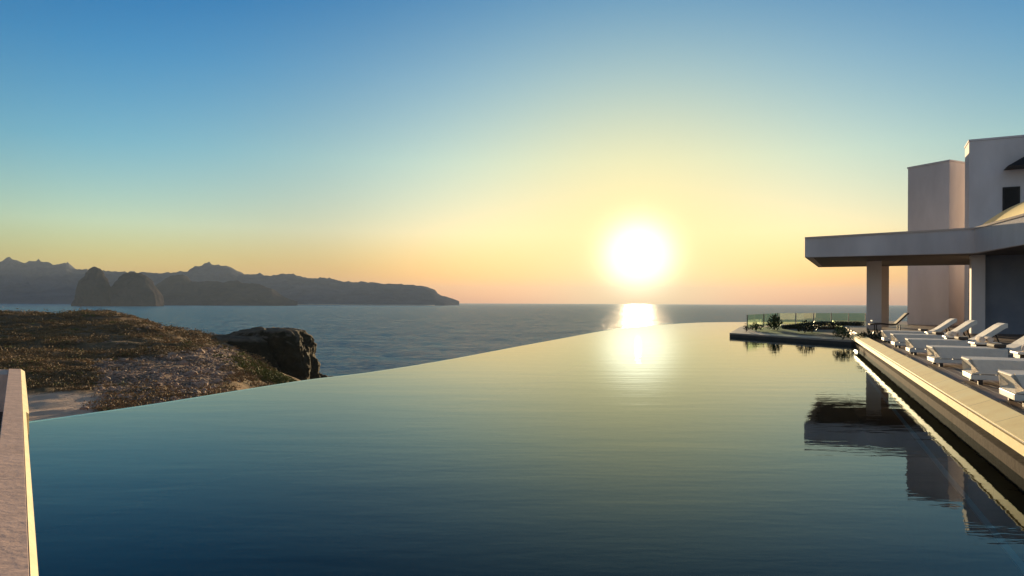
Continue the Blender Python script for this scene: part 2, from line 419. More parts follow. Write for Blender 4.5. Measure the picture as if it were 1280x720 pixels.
cpx = sorted(cols)
def terrain_z(px, Y):
    z = None
    if px <= cpx[0]: z = interp(cols[cpx[0]], Y)
    elif px >= cpx[-1]: z = interp(cols[cpx[-1]], Y)
    else:
        for a, b in zip(cpx, cpx[1:]):
            if px <= b:
                t = (px-a)/(b-a); z = lerp(interp(cols[a], Y), interp(cols[b], Y), t); break
    X = (px-CX)/F*Y
    amp = min(1, Y/60)
    z += amp*(.9*fbm(X*.035, Y*.035, 3)+.45*fbm(X*.13, Y*.13, 9, 6))-.1
    z += amp*.28*fbm(X*.05, Y*.22, 14, 4)
    z += amp*.16*abs(fbm(X*.3, Y*.3, 5, 4))
    return z
def cover(px, Y, z):
    py = YH-(z-EYE)*F/Y+0.0044*(px-640)
    nn = fbm(px*.03, py*.05, 2)*10
    sand = sstep(142, 112, px+nn*1.3)*sstep(19.6, 21.4, Y+nn*.06)*sstep(29.5, 28, Y+nn*.05) if px > -150 else 0
    nn *= 1.2
    rub = sstep(108, 128, px+nn)*sstep(312, 286, px+nn+max(0, py-450)*.8)*sstep(-3, 5, py+nn*.5-lerp(457, 431, min(1, max(0, (px-110)/170))))
    rub *= sstep(30, 15, py-(455+(px-110)*.09))*.6+.4
    return sand, rub
mb = MB(); pxs = [-500+i*4 for i in range(281)]
Ys = [3*(210/3)**(j/260) for j in range(261)]
cov = []
for Y in Ys:
    for px in pxs:
        z = terrain_z(px, Y); mb.v.append(((px-CX)/F*Y, Y, z)); cov.append(cover(px, Y, z))
nc = len(pxs)
for j in range(len(Ys)-1):
    for i in range(nc-1):
        a = j*nc+i; mb.f.append([a, a+1, a+nc+1, a+nc]); mb.m.append(0); mb.sm.append(True)
hd = mb.build('headland', M['terrain']); tag(hd, kind='structure')
ca = hd.data.color_attributes.new('cover', 'FLOAT_COLOR', 'POINT')
for i, (s_, r_) in enumerate(cov): ca.data[i].color = (s_, r_, 0, 1)

# loose stones on the bare slope
ico_v = [Vector(v).normalized() for v in [(0, 0, 1), (.9, 0, .45), (.28, .85, .45), (-.72, .53, .45), (-.72, -.53, .45), (.28, -.85, .45), (.72, .53, -.45), (-.28, .85, -.45), (-.9, 0, -.45), (-.28, -.85, -.45), (.72, -.53, -.45), (0, 0, -1)]]
ico_f = [(0, 1, 2), (0, 2, 3), (0, 3, 4), (0, 4, 5), (0, 5, 1), (1, 6, 2), (2, 7, 3), (3, 8, 4), (4, 9, 5), (5, 10, 1), (6, 7, 2), (7, 8, 3), (8, 9, 4), (9, 10, 5), (10, 6, 1), (11, 7, 6), (11, 8, 7), (11, 9, 8), (11, 10, 9), (11, 6, 10)]
mb = MB(); k = 0
while k < 7500:
    px = random.uniform(90, 345); Y = 24*(100/24)**random.random(); z = terrain_z(px, Y)
    s_, r_ = cover(px, Y, z)
    if random.random() > r_*.97+.035: continue
    k += 1; r = .028*(random.random()+.02)**-.42*(.6+Y/60)*(2.4 if random.random() < .02 else 1)
    c = Vector(((px-CX)/F*Y, Y, z+r*.15)); sc = Vector((random.uniform(.8, 1.6), random.uniform(.7, 1.2), random.uniform(.4, .8)))
    rz = Matrix.Rotation(random.random()*6.3, 3, 'Z')
    mb.add([c+rz @ Vector((v.x*sc.x, v.y*sc.y, v.z*sc.z))*r*random.uniform(.75, 1.2) for v in ico_v], ico_f)
tag(mb.build('rubble', M['rock_pink']), 'loose pinkish stones scattered over the bare headland slope', 'rubble', kind='stuff')

# low scrub over the headland
mb = MB()
def clump(mb, c, r, h, n, ls, mi=0):
    for _ in range(n):
        t = random.random()*6.283; q = math.sqrt(random.random()); e = random.random()
        p = c+Vector((math.cos(t)*q*r, math.sin(t)*q*r, h*e*(1-q*q*.7)))
        d = Vector((random.gauss(0, 1), random.gauss(0, 1), random.gauss(.5, .7))).normalized(); w = d.orthogonal().normalized()
        w.rotate(Matrix.Rotation(random.random()*6.3, 3, d)); l = ls*random.uniform(.6, 1.4)
        mb.add([p-w*l*.35, p+w*l*.35, p+d*l], [(0, 1, 2)], mi)
k = 0
while k < 6000:
    px = random.uniform(-60, 345); Y = 14*(140/14)**random.random(); z = terrain_z(px, Y)
    s_, r_ = cover(px, Y, z)
    if random.random() < max(s_*1.2, r_*.93): continue
    if fbm((px-CX)/F*Y*.09, Y*.09, 21, 3) < -.45: continue
    k += 1; r = .30*(random.random()+.03)**-.45*(.5+Y/110)
    clump(mb, Vector(((px-CX)/F*Y, Y, z-.05)), r, r*random.uniform(.3, .6), 64, min(r*.26, .075*(.5+Y/60)), 1 if random.random() < .05 else 0)
for _ in range(700):
    px = random.gauss(345, 24); Y = random.uniform(50, 95); z = terrain_z(px, Y)
    clump(mb, Vector(((px-CX)/F*Y, Y, z-.05)), .7, .40, 40, .17, 1)
tag(mb.build('scrub', [M['scrub'], M['scrub_green']]), 'dry brown and olive scrub covering the headland', 'scrub', kind='stuff')

# ------------------------------------------------------------------ rock outcrop at the tip of the headland
def rockmesh(name, m, cx, cy, z0, rows, rz=0, nz=26, nt=96, amp=.8, fs=.12, seed=0, pw=3.):
    """rows: (height, half length x, half depth y) from the foot up; super-ellipse plan"""
    mb = MB(); H = rows[-1][0]
    hs = [rows[0][0]+(H-rows[0][0])*i/nz for i in range(nz+1)]
    rot = Matrix.Rotation(rz, 3, 'Z')
    for i, h in enumerate(hs):
        rx = interp([(r[0], r[1]) for r in rows], h); ry = interp([(r[0], r[2]) for r in rows], h)
        for j in range(nt):
            t = 2*math.pi*j/nt; c, s = math.cos(t), math.sin(t)
            k = (abs(c)**pw+abs(s)**pw)**(-1/pw)
            p = Vector((c*k*rx, s*k*ry, h))
            q = p*fs
            nn = fbm(q.x+seed, q.y, q.z*.7, 6)*amp+.6*amp*abs(fbm(q.x*3+seed, q.y*3, q.z*1.2, 4))-.25*amp*abs(fbm(q.x*4+seed, q.y*4, q.z*9, 4))
            p.x += c*nn; p.y += s*nn; p.z += .4*nn*(h/H if H else 0)
            mb.v.append(tuple(rot @ p+Vector((cx, cy, z0))))
    for i in range(nz):
        for j in range(nt):
            a = i*nt+j; b = i*nt+(j+1) % nt; mb.f.append([a, b, b+nt, a+nt])
    # cap as inner rings
    last = nz*nt; topc = Vector((0, 0, 0))
    for j in range(nt): topc += Vector(mb.v[last+j])
    topc /= nt
    prev = last
    for k in (.75, .5, .25):
        st = len(mb.v)
        for j in range(nt):
            v = Vector(mb.v[last+j]); p = topc.lerp(v, k); p.z += (1-k)*rows[-1][0]*.02+fbm(p.x*fs*2+seed, p.y*fs*2, 1)*amp*.5
            mb.v.append(tuple(p))
        for j in range(nt): mb.f.append([prev+j, prev+(j+1) % nt, st+(j+1) % nt, st+j])
        prev = st
    mb.v.append(tuple(topc+Vector((0, 0, rows[-1][0]*.03)))); ci = len(mb.v)-1
    for j in range(nt): mb.f.append([prev+j, prev+(j+1) % nt, ci])
    mb.m = [0]*len(mb.f); mb.sm = [True]*len(mb.f)
    return mb.build(name, m)
oc = P(329, 440, 122)
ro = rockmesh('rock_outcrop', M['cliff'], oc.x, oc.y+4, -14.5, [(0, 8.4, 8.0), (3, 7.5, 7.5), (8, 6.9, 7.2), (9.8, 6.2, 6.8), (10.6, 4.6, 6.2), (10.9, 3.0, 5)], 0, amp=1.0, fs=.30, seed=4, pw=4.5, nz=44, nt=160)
tag(ro, 'dark block-shaped rock outcrop at the sea end of the headland', 'rock outcrop')
sb = P(280, 425, 119)
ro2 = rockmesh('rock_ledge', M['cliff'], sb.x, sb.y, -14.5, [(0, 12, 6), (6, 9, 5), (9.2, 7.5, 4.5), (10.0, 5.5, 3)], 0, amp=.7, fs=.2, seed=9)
tag(ro2, 'low dark rock ledge behind the stony slope, left of the block outcrop', 'rock ledge')
for i, (px, py, r) in enumerate([(389, 466, .9), (397, 469, .8), (405, 471, .7), (414, 472, .55), (382, 463, 1.2)]):
    g = G(px, py+2, SEA)
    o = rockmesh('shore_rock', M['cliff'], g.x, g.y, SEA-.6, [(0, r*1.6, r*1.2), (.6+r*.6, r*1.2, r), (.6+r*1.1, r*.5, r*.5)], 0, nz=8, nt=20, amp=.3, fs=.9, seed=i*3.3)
    tag(o, ['largest of the wet shore rocks but one, between outcrop and sea', 'dark wet shore rock in the middle of the row at the outcrop foot', 'small wet shore rock second from the row end beside the sea', 'smallest wet shore rock, farthest out from the outcrop', 'largest wet shore rock, touching the foot of the outcrop'][i], 'rock', 'wet rocks at the foot of the outcrop')
# foam along the shore: thin real sheet of broken water
def foam_mat():
    m = NT('foam'); m.n.remove(m.b); co = m.coord()
    d = m.new('ShaderNodeBsdfDiffuse'); d.inputs[0].default_value = (.75, .78, .76, 1)
    tr = m.new('ShaderNodeBsdfTransparent'); mx = m.new('ShaderNodeMixShader')
    k = m.ramp(m.noise(co, .55, 7, .7, .5), [(.50, (0, 0, 0)), (.62, (.9, .9, .9))])
    m.l.new(k, mx.inputs[0]); m.l.new(tr.outputs[0], mx.inputs[1]); m.l.new(d.outputs[0], mx.inputs[2]); m.l.new(mx.outputs[0], m.out.inputs[0])
    return m.mat
M['foam'] = foam_mat()
mb = MB()
cl = [G(386, 470, SEA), G(392, 448, SEA), G(386, 432, SEA), G(340, 424, SEA), G(270, 420, SEA), G(205, 414, SEA)]
for a, b in zip(cl, cl[1:]):
    w = 1.2
    mb.quad((a.x-8, a.y-2, SEA+.03), (b.x-8, b.y-2, SEA+.03), (b.x+w, b.y+w, SEA+.03), (a.x+w, a.y+w, SEA+.03))
tag(mb.build('foam', M['foam']), 'broken white foam where the sea meets the headland', 'foam', kind='stuff')

# ------------------------------------------------------------------ far mountains and sea stacks
def ridge(name, m, sil, Y0, depth, seed, base=377.5, amp=.25, steps=3):
    mb = MB(); x0, x1 = sil[0][0], sil[-1][0]; nx = int((x1-x0)/steps); ns = 36
    for i in range(nx+1):
        px = x0+(x1-x0)*i/nx; py = interp(sil, px)
        endf = min(1, (nx-i)/6., (i/6. if x0 > -50 else 1))
        crest = P(px, py, Y0); Hh = max(1, crest.z-SEA)
        for j in range(ns+1):
            s = -1+2*j/ns; Y = Y0+s*depth*(.25+.75*endf)
            X = (px-CX)/F*Y
            prof = (1-abs(s)**1.25)
            gul = abs(fbm(X*.0028+seed, Y*.0018, 0, 6))
            fade = math.sin(math.pi*min(1, abs(s)*1.02)) if abs(s) < 1 else 0
            h = Hh*prof*1.0-Hh*amp*gul*fade*1.4+Hh*.07*fbm(X*.012, Y*.012, seed, 6)+Hh*.09*abs(fbm(X*.022, Y*.005, seed+3, 5))*(1-abs(s))
            if abs(s) == 1: h = -8
            mb.v.append((X, Y, SEA-1+h))
    for i in range(nx):
        for j in range(ns):
            a = i*(ns+1)+j; mb.f.append([a, a+ns+1, a+ns+2, a+1])
    mb.m = [0]*len(mb.f); mb.sm = [True]*len(mb.f)
    return mb.build(name, m)
s1 = [(-400, 322), (-200, 330), (-60, 324), (0, 328), (8, 325), (22, 325.5), (30, 328), (55, 329), (83, 331), (92, 335), (100, 338), (130, 340), (160, 341), (200, 343), (212, 341), (232, 341), (243, 333.5), (255, 331), (262, 330.5), (274, 333), (284, 333.5), (298, 340), (306, 343), (318, 344), (335, 346.5), (352, 344.5), (365, 345), (385, 347.5), (405, 348), (430, 351.5), (460, 354), (490, 355), (515, 356), (530, 358), (543, 361), (546, 365), (551, 369.5), (562, 372), (574, 376.5)]
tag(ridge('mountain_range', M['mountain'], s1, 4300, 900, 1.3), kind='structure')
s2 = [(150, 374), (190, 360), (215, 344), (228, 343), (240, 352), (262, 352), (280, 353), (296, 352), (310, 355), (325, 356), (340, 361), (348, 367), (360, 373), (372, 376.5)]
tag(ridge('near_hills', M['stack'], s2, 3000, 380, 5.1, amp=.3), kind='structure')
def stack(px0, px1, top, Y, seed, lab):
    a, b = P(px0, 377, Y), P(px1, 377, Y); H = P((px0+px1)/2, top, Y).z-SEA+2; w = (b.x-a.x)/2
    o = rockmesh('sea_stack', M['stack'], (a.x+b.x)/2, Y, SEA-2, [(0, w, w), (H*.25, w*.88, w*.9), (H*.5, w*.74, w*.76), (H*.72, w*.57, w*.6), (H*.88, w*.38, w*.42), (H*.96, w*.24, w*.25), (H, w*.08, w*.08)], 0, nz=30, nt=72, amp=w*.10, fs=1.6/w, seed=seed, pw=2.2)
    tag(o, lab, 'sea stack', 'rocky sea stacks below the far mountains')
stack(95, 140, 335, 2100, 2, 'tall steep sea stack, left of the two domed rocks below the mountains')
stack(134, 200, 341, 2160, 7.7, 'wider rounded sea stack, right of the two domed rocks below the mountains')
mb = MB()
bp = [P(x, 0, 3350) for x in (372, 400, 430, 470, 510, 545)]
for a, b in zip(bp, bp[1:]):
    mb.quad((a.x, a.y, SEA+.1), (b.x, b.y, SEA+.1), (b.x*1.06, b.y*1.06, SEA+7), (a.x*1.06, a.y*1.06, SEA+7))
tag(mb.build('beach', M['beach']), kind='structure')

# ------------------------------------------------------------------ villa on the right
vo = D0+U*28+V*8
villa = empty('villa', (vo.x, vo.y, DZ)); vi = -Vector((vo.x, vo.y, DZ))
tag(villa, 'white modern villa with flat roof terrace, two towers and open colonnade', 'house')
A = P(1006, 322.6, 30.2); Bp = P(1218, 319, 27.3); Cp = P(1281, 306, 23.2)
zb = 3.66
vdir = (Vector((Bp.x, Bp.y, 0))-Vector((A.x, A.y, 0))).normalized(); udir = Vector((-vdir.y, vdir.x, 0))
def topz(p):
    a = Vector((A.x, A.y)); t = (Vector(p[:2])+Vector((vo.x, vo.y))-a)
    k = max(0, t.dot(Vector(vdir[:2])))
    return (4.53+.022*k)+vi.z
a2 = V2(A); b2 = V2(Bp); c2 = V2(Cp)
poly = [a2, b2, c2, c2+vdir*8, c2+vdir*8+udir*14, a2+udir*9]
mb = MB(); mb.prism([(p+vi)[:2] for p in poly], zb+vi.z, topz); rs = mb.build('roof_slab', M['plaster'], villa, .015)
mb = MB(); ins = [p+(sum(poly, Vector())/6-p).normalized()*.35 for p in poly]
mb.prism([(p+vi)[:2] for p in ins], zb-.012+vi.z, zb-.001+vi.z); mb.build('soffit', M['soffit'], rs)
for pa, pb in ((a2, b2), (b2, c2)):
    d_ = (pb-pa).normalized(); n_ = Vector((d_.y, -d_.x, 0)); za, zb_ = topz((pa+vi)[:2]), topz((pb+vi)[:2])
    mb = MB(); A_, B2 = V2(pa+vi), V2(pb+vi)
    mb.add([tuple(A_+n_*q+Vector((0, 0, za+h))) for q, h in ((.035, -.05), (.035, .03), (-.3, .03), (-.3, .002), (.018, .002), (.018, -.05))]+[tuple(B2+n_*q+Vector((0, 0, zb_+h))) for q, h in ((.035, -.05), (.035, .03), (-.3, .03), (-.3, .002), (.018, .002), (.018, -.05))],
           [(0, 1, 2, 3, 4, 5), (11, 10, 9, 8, 7, 6)]+[((i+1) % 6, i, 6+i, 6+(i+1) % 6) for i in range(6)])
    mb.build('drip_edge', M['plaster_warm'], rs)
def column(name, px0, px1, Y, depth, m, ztop=zb-.002):
    a = V2(P(px0, 400, Y)); w = (px1-px0)/F*Y/ vdir.x*.92
    mb = MB(); o = a+vi; mb.frame((o.x, o.y, 0), vdir*w, udir*depth, (0, 0, ztop+vi.z)); return mb.build(name, m, villa, .012)
column('column', 1083, 1099, 32.4, .55, M['plaster'])
c = column('column', 1098, 1109, 36.8, .6, M['plaster_warm'])
column('column', 1214, 1228, 28.1, .6, M['plaster'])
# wall of the ground floor room behind the last column
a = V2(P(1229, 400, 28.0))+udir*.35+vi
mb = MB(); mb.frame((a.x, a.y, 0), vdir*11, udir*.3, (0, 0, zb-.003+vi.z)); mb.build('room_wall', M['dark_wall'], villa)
# slim tower
c1 = V2(P(1186, 400, 38.4)); c0 = V2(P(1134, 400, 40.6)); e1 = (c0-c1); e1n = e1.normalized(); e2 = Vector((-e1n.y, e1n.x, 0))
if e2.x < 0: e2 = -e2
h1 = P(1186, 201.5, 38.4).z
mb = MB(); o = c1+vi; mb.frame((o.x, o.y, 0), e1, e2*1.9, (0, 0, h1+vi.z)); tw = mb.build('tower', M['plaster'], villa, .02)
tag(tw, 'slim square tower')
mb = MB(); o = c1-e1n*.03-e2*.03+vi; mb.frame((o.x, o.y, h1+.002+vi.z), e1+e1n*.06, e2*1.96, (0, 0, .09)); mb.build('tower_cap', M['plaster'], tw)
# lower wing wall between the towers
p0 = c1+e2*1.9+udir*.4+vi
mb = MB(); mb.frame((p0.x, p0.y, 0), vdir*7, udir*.4, (0, 0, 3.6-DZ)); mb.build('wing_wall', M['plaster_warm'], villa)
p0 = c1+e2*1.2+udir*1.2+vi
# tall tower
t0 = V2(P(1210.5, 400, 36)); h2 = P(1210.5, 177, 36).z
mb = MB(); o = t0+vi; mb.frame((o.x, o.y, 0), vdir*9, udir*1.8, (0, 0, h2+vi.z)); tt_ = mb.build('tower', M['plaster'], villa, .02)
tag(tt_, 'tall broad tower block')
mb = MB(); o = t0-vdir*.03-udir*.03+vi; mb.frame((o.x, o.y, h2+.002+vi.z), vdir*9.06, udir*1.86, (0, 0, .10)); mb.build('tower_cap', M['plaster'], tt_)
# window recess and awning on the tall tower
def face_pt(px, py):      # a point on the tall tower's front face
    d = ray(px, py); n_ = udir; t = (t0-Vector((0, 0, 0))).dot(n_)/(V2(d).dot(n_)); return Vector((d.x*t, t, EYE+d.z*t))
w0, w1 = face_pt(1253, 266), face_pt(1275, 233)
wv = vdir*((V2(w1)-V2(w0)).dot(vdir))
mb = MB(); o = V2(w0)+vi-udir*.004; mb.frame((o.x, o.y, w0.z+vi.z), wv, udir*-.05, (0, 0, w1.z-w0.z)); wf = mb.build('window', M['dark'], tt_)
mb = MB(); o = V2(w0)+vi-udir*.057+vdir*.07; mb.frame((o.x, o.y, w0.z+.07+vi.z), wv-vdir*.14, udir*-.012, (0, 0, w1.z-w0.z-.14)); mb.build('pane', M['window_glass'], tt_)
q0 = face_pt(1254, 213); q1 = face_pt(1282, 197)
mb = MB(); ln = 4.2; o = V2(q0)+vi-udir*.004; z0 = q0.z+vi.z; hh = q1.z-q0.z+.35
x0 = o; x1 = o+vdir*ln; mid = (x0+x1)/2
out = -udir*1.3
mb.add([(x0.x, x0.y, z0), (x1.x, x1.y, z0), (x1+out)[:2]+(z0,), (x0+out)[:2]+(z0,), (mid.x-.3*vdir.x, mid.y-.3*vdir.y, z0+hh*1.3), (mid.x+.3*vdir.x, mid.y+.3*vdir.y, z0+hh*1.3)],
       [(0, 1, 2, 3), (3, 2, 5, 4), (0, 3, 4), (2, 1, 5), (1, 0, 4, 5)])
mb.build('awning', M['dark'], tt_)

# cream parasol on the roof terrace
pc = P(1300, 250, 28.5); sdir = ray(798, 322).normalized()
ps = empty('sunshade', (pc.x, pc.y, 4.66))
tag(ps, 'cream domed fabric sunshade glowing on the villa roof terrace', 'sunshade')
mb = MB(); rC = 2.45; zc = P(1300, 287, 28.5).z-4.66; hC = P(1300, 246, 28.5).z-4.66-zc
N = 48; K = 12
for k in range(K+1):
    t = k/K*math.pi/2; 
    for i in range(N):
        a = 2*math.pi*i/N; sc = 1-.03*abs(math.sin(a*4))*math.cos(t)
        q = 1-k/K; mb.v.append((rC*q*math.cos(a)*sc+1e-4*math.cos(a), rC*q*math.sin(a)*sc+1e-4*math.sin(a), zc+hC*(.55*(1-q*q)+.45*(1-q)**.9)))
for k in range(K):
    for i in range(N):
        ang = 2*math.pi*(i+.5)/N
        if math.cos(ang)*sdir.x+math.sin(ang)*sdir.y > .12: continue      # sun side left open so sunlight inside makes the hood glow
        a = k*N+i; b = k*N+(i+1) % N; mb.f.append([a, b, b+N, a+N]); mb.m.append(0); mb.sm.append(True)
cn = mb.build('canopy', M['canvas'], ps)
mb = MB(); mb.tube((0, 0, 0), (0, 0, zc+hC-.03), .035); mb.build('pole', M['metal'], ps)
mb = MB(); mb.tube((0, 0, 0), (0, 0, .08), .3, n=24); mb.build('base', M['dark'], ps)

# ------------------------------------------------------------------ platform in the pool, with glass and planting
j0, j1 = V2(G(912, 421)), V2(G(1064, 431.5))
jd = (j1-j0).normalized(); jn = Vector((-jd.y, jd.x, 0))
if jn.y < 0: jn = -jn
JZ = .19
jt = empty('platform', (j0.x, j0.y, 0)); ji = -Vector((j0.x, j0.y, 0))
tag(jt, 'low dark stone platform reaching from the deck into the pool', 'platform')
jb = V2(G(932, 412, JZ)); jl = j0
poly = [j0, j1, j1+V*2, j1+V*2+U*16, V2(G(960, 404.5, JZ)), V2(G(925, 408.5, JZ))]
mb = MB(); mb.prism([(p+ji)[:2] for p in poly], -1.45, JZ-.075); mb.build('side', M['jetty_side'], jt)
mb = MB(); mb.prism([(p+ji)[:2] for p in poly], JZ-.07, JZ); mb.build('slab', M['jetty_top'], jt, .008)
ip = [j0+(j1-j0)*.10+jn*1.5, j1+jn*1.4+V*.3, j1+V*1.9+U*3, j1+V*1.9+U*9, V2(G(960, 406.5, JZ)), V2(G(934, 410, JZ))]
mb = MB(); mb.prism([(p+ji)[:2] for p in ip], JZ+.003, JZ+.012); mb.build('paving', M['paving'], jt)
# glass balustrade around its far side
g0, g1, g2 = V2(G(934, 411.5, JZ)), V2(G(972, 406.5, JZ)), V2(G(1082, 406.0, JZ))
bl = empty('glass_balustrade', (g0.x, g0.y, JZ)); bi = -Vector((g0.x, g0.y, JZ))
tag(bl, 'green tinted glass balustrade with slim posts round the platform', 'balustrade')
pts = [g0, (g0+g1)/2, g1]+[g1.lerp(g2, k/5) for k in range(1, 6)]
for p in pts:
    mb = MB(); mb.tube((p.x+bi.x, p.y+bi.y, 0), (p.x+bi.x, p.y+bi.y, .80), .03); mb.build('post', M['metal'], bl)
for p, q in zip(pts, pts[1:]):
    d = (q-p); l = d.length; d.normalize(); nn_ = Vector((-d.y, d.x, 0)); o = p+d*.05+bi
    mb = MB(); mb.frame((o.x, o.y, .06), d*(l-.1), nn_*.012, (0, 0, .74)); mb.build('pane', M['glass'], bl)

def shrub(px, Y, z, r, h, label, name='shrub', n=260, leaf='leaf', flowers=0, ls=.12):
    c = P(px, 400, Y); root = empty(name, (c.x, c.y, z)); tag(root, label, 'plant')
    mb = MB()
    for _ in range(n):
        t = random.random()*6.283; q = random.random()**.5; e = random.random()
        p = Vector((math.cos(t)*q*r, math.sin(t)*q*r, h*(.12+.88*e)*(1-.45*q*q)+random.gauss(0, .02)))
        d = (Vector((p.x, p.y, 0))*1.5+Vector((random.gauss(0, .4), random.gauss(0, .4), random.gauss(.45, .3)))).normalized()
        w = d.cross(Vector((random.gauss(0, .3), random.gauss(0, .3), 1))).normalized(); l = ls*random.uniform(.7, 1.5)
        mb.add([p, p+d*l*.45+w*l*.2, p+d*l, p+d*l*.45-w*l*.2], [(0, 1, 2, 3)])
    mb.build('foliage', M[leaf], root)
    mb = MB()
    for _ in range(6):
        t = random.random()*6.283; mb.tube((0, 0, 0), (math.cos(t)*r*.5, math.sin(t)*r*.5, h*.7), .012, .005, 5)
    mb.build('stem', M['bark'], root)
    if flowers:
        for _ in range(flowers):
            mb = MB()
            t = random.random()*6.283; q = random.random()**.5; p = Vector((math.cos(t)*q*r*1.05, math.sin(t)*q*r*1.05, h*(.3+.75*random.random())*(1-.4*q*q)))
            for k in range(5):
                a = k*1.2566; d = Vector((math.cos(a), math.sin(a), .3))*.05; w = Vector((-math.sin(a), math.cos(a), 0))*.018
                mb.add([p, p+d*.5+w, p+d, p+d*.5-w], [(0, 1, 2, 3)])
            mb.build('flower', M['petal'], root)
    return root
shrub(1054, 27.6, JZ, .36, .50, 'round shrub full of white flowers at the corner of platform and deck', 'flowering_shrub', 300, 'leaf', 48)
shrub(1006, 33, JZ, .32, .60, 'dark bushy plant by the glass about the middle of the platform', leaf='leaf_dark')
shrub(1015, 33.6, JZ, .22, .52, 'small dark upright plant just right of the dark bushy plant', leaf='leaf_dark', n=160)
shrub(968, 36.5, JZ, .30, .75, 'pale yellow-green plant with tall tips behind the glass balustrade', leaf='leaf', n=240, ls=.2)
shrub(945, 35.5, JZ, .32, .42, 'low green plant inside the corner of the glass balustrade', leaf='leaf', n=200)
shrub(933, 34.5, JZ, .12, .45, 'thin dark potted plant at the outer corner of the platform', 'potted_plant', 70, 'leaf_dark', ls=.09)
shrub(1090, 23.5, DZ, .42, .22, 'low silvery ground plant at the foot of the first column', leaf='leaf_dark', n=240, flowers=22)
shrub(1109, 22.5, DZ, .40, .20, 'low silvery plant on the deck before the farthest sun bed', leaf='leaf_dark', n=240, flowers=20)
# long dark hedge behind the platform
h0, h1_ = V2(G(978, 411, JZ)), V2(G(1078, 412, JZ))
hg = empty('hedge', (h0.x, h0.y, JZ)); tag(hg, 'long low dark clipped hedge across the back of the platform', 'hedge')
mb = MB(); L_ = h1_-h0
for _ in range(4500):
    s = random.random(); hgt = .16+.24*min(1, s*2.2)
    w = Vector((-L_.y, L_.x, 0)).normalized()*random.uniform(-.3, .3)
    p = L_*s+w+Vector((0, 0, hgt*math.sqrt(random.random())))
    d = Vector((random.gauss(0, 1), random.gauss(0, 1), random.gauss(.4, .8))).normalized(); q = d.orthogonal().normalized(); l = .10
    mb.add([p, p+d*l*.5+q*l*.25, p+d*l, p+d*l*.5-q*l*.25], [(0, 1, 2, 3)])
mb.build('foliage', M['leaf_dark'], hg)
mb = MB(); wv_ = Vector((-L_.y, L_.x, 0)).normalized()*.42
mb.frame(-wv_*.5+Vector((0, 0, 0)), L_, wv_, (0, 0, .13)); mb.build('trough', M['jetty_side'], hg)

# ------------------------------------------------------------------ sun beds
def slabcurve(prof, w0, w1, th, nseg=1):
    """extrude a side profile [(x,z)] with thickness th downward-normal across y from w0 to w1"""
    mb = MB(); n = len(prof); up, dn = [], []
    for i, (x, z) in enumerate(prof):
        a = prof[max(i-1, 0)]; b = prof[min(i+1, n-1)]; t = Vector((b[0]-a[0], b[1]-a[1])).normalized(); nr = Vector((-t.y, t.x))
        up.append((x, z)); dn.append((x-nr.x*th, z-nr.y*th))
    vs = [(x, w0, z) for x, z in up]+[(x, w0, z) for x, z in dn]+[(x, w1, z) for x, z in up]+[(x, w1, z) for x, z in dn]
    fs = []
    for i in range(n-1):
        fs += [(i, i+1, 2*n+i+1, 2*n+i), (n+i, 3*n+i, 3*n+i+1, n+i+1), (i, n+i, n+i+1, i+1), (2*n+i, 2*n+i+1, 3*n+i+1, 3*n+i)]
    fs += [(0, 2*n, 3*n, n), (n-1, 2*n-1, 4*n-1, 3*n-1)]
    mb.add(vs, fs); return mb
def make_lounger():
    root = empty('sun_lounger'); tag(root, 'x', 'sun lounger', 'white sun loungers in a row along the pool deck')
    mb = MB(); mb.box(0.03, 1.98, -.34, -.30, .07, .145); mb.box(.03, 1.98, .30, .34, .07, .145)
    mb.box(.03, .07, -.298, .298, .07, .145); mb.box(1.94, 1.98, -.298, .298, .07, .145)
    for k in range(9): x = .2+k*.2; mb.box(x, x+.05, -.298, .298, .10, .135)
    mb.build('frame', M['frame_white'], root, .006)
    for x in (.12, 1.80):
        for y in (-.335, .285): mb = MB(); mb.box(x, x+.06, y, y+.05, 0, .068); mb.build('leg', M['rattan'], root)
    mb = slabcurve([(0, .355), (.02, .372), (.3, .375), (.9, .37), (1.22, .37)], -.345, .345, .22)
    mb.build('mattress', M['fabric'], root, .03, 3)
    mb = slabcurve([(1.235, .375), (1.32, .385), (1.45, .45), (1.65, .60), (1.82, .735), (1.90, .775), (1.95, .775)], -.33, .33, .11)
    mb.build('backrest', M['fabric'], root, .02, 3)
    for y in (-.25, .25): mb = MB(); mb.tube((1.72, y, .56), (1.86, y, .18), .015); mb.build('backrest_support', M['rattan'], root)
    mb = MB(); mb.frame((1.02, -.27, .380), (.20, 0, .0), (0, .54, 0), (0, 0, .07)); mb.build('pillow', M['dark_fabric'], root, .03, 3)
    return root
proto = make_lounger(); rzL = math.atan2(V.y, V.x)
lab = ['nearest sun lounger, cut off by the right edge of the photo',
       'second nearest sun lounger, foot at the cream edging, head out of the photo',
       'third sun lounger from the camera with its raised back wholly in view',
       'fourth sun lounger from the camera, raised back between two others',
       'fifth sun lounger from the camera, its raised back the smallest in view',
       'sixth and farthest white sun lounger, beside the low silvery plants']
bed_s = []
for i, (px, py) in enumerate([(1240, 507), (1180, 479), (1150, 457.5), (1121, 443.5), (1103, 434.5), (1090, 428.5)]):
    g = G(px, py, DZ); s = (V2(g)-D0).dot(U)
    o = proto if i == 0 else copy_tree(proto)
    p = D0+U*(s+.35)+V*(.50 if i != 0 else .45)
    o.location = (p.x, p.y, DZ); o.rotation_euler = (0, 0, rzL+R([0, -1.2, 1.5, -.6, 1, 0][i])); o['label'] = lab[i]; bed_s.append(s+.35)
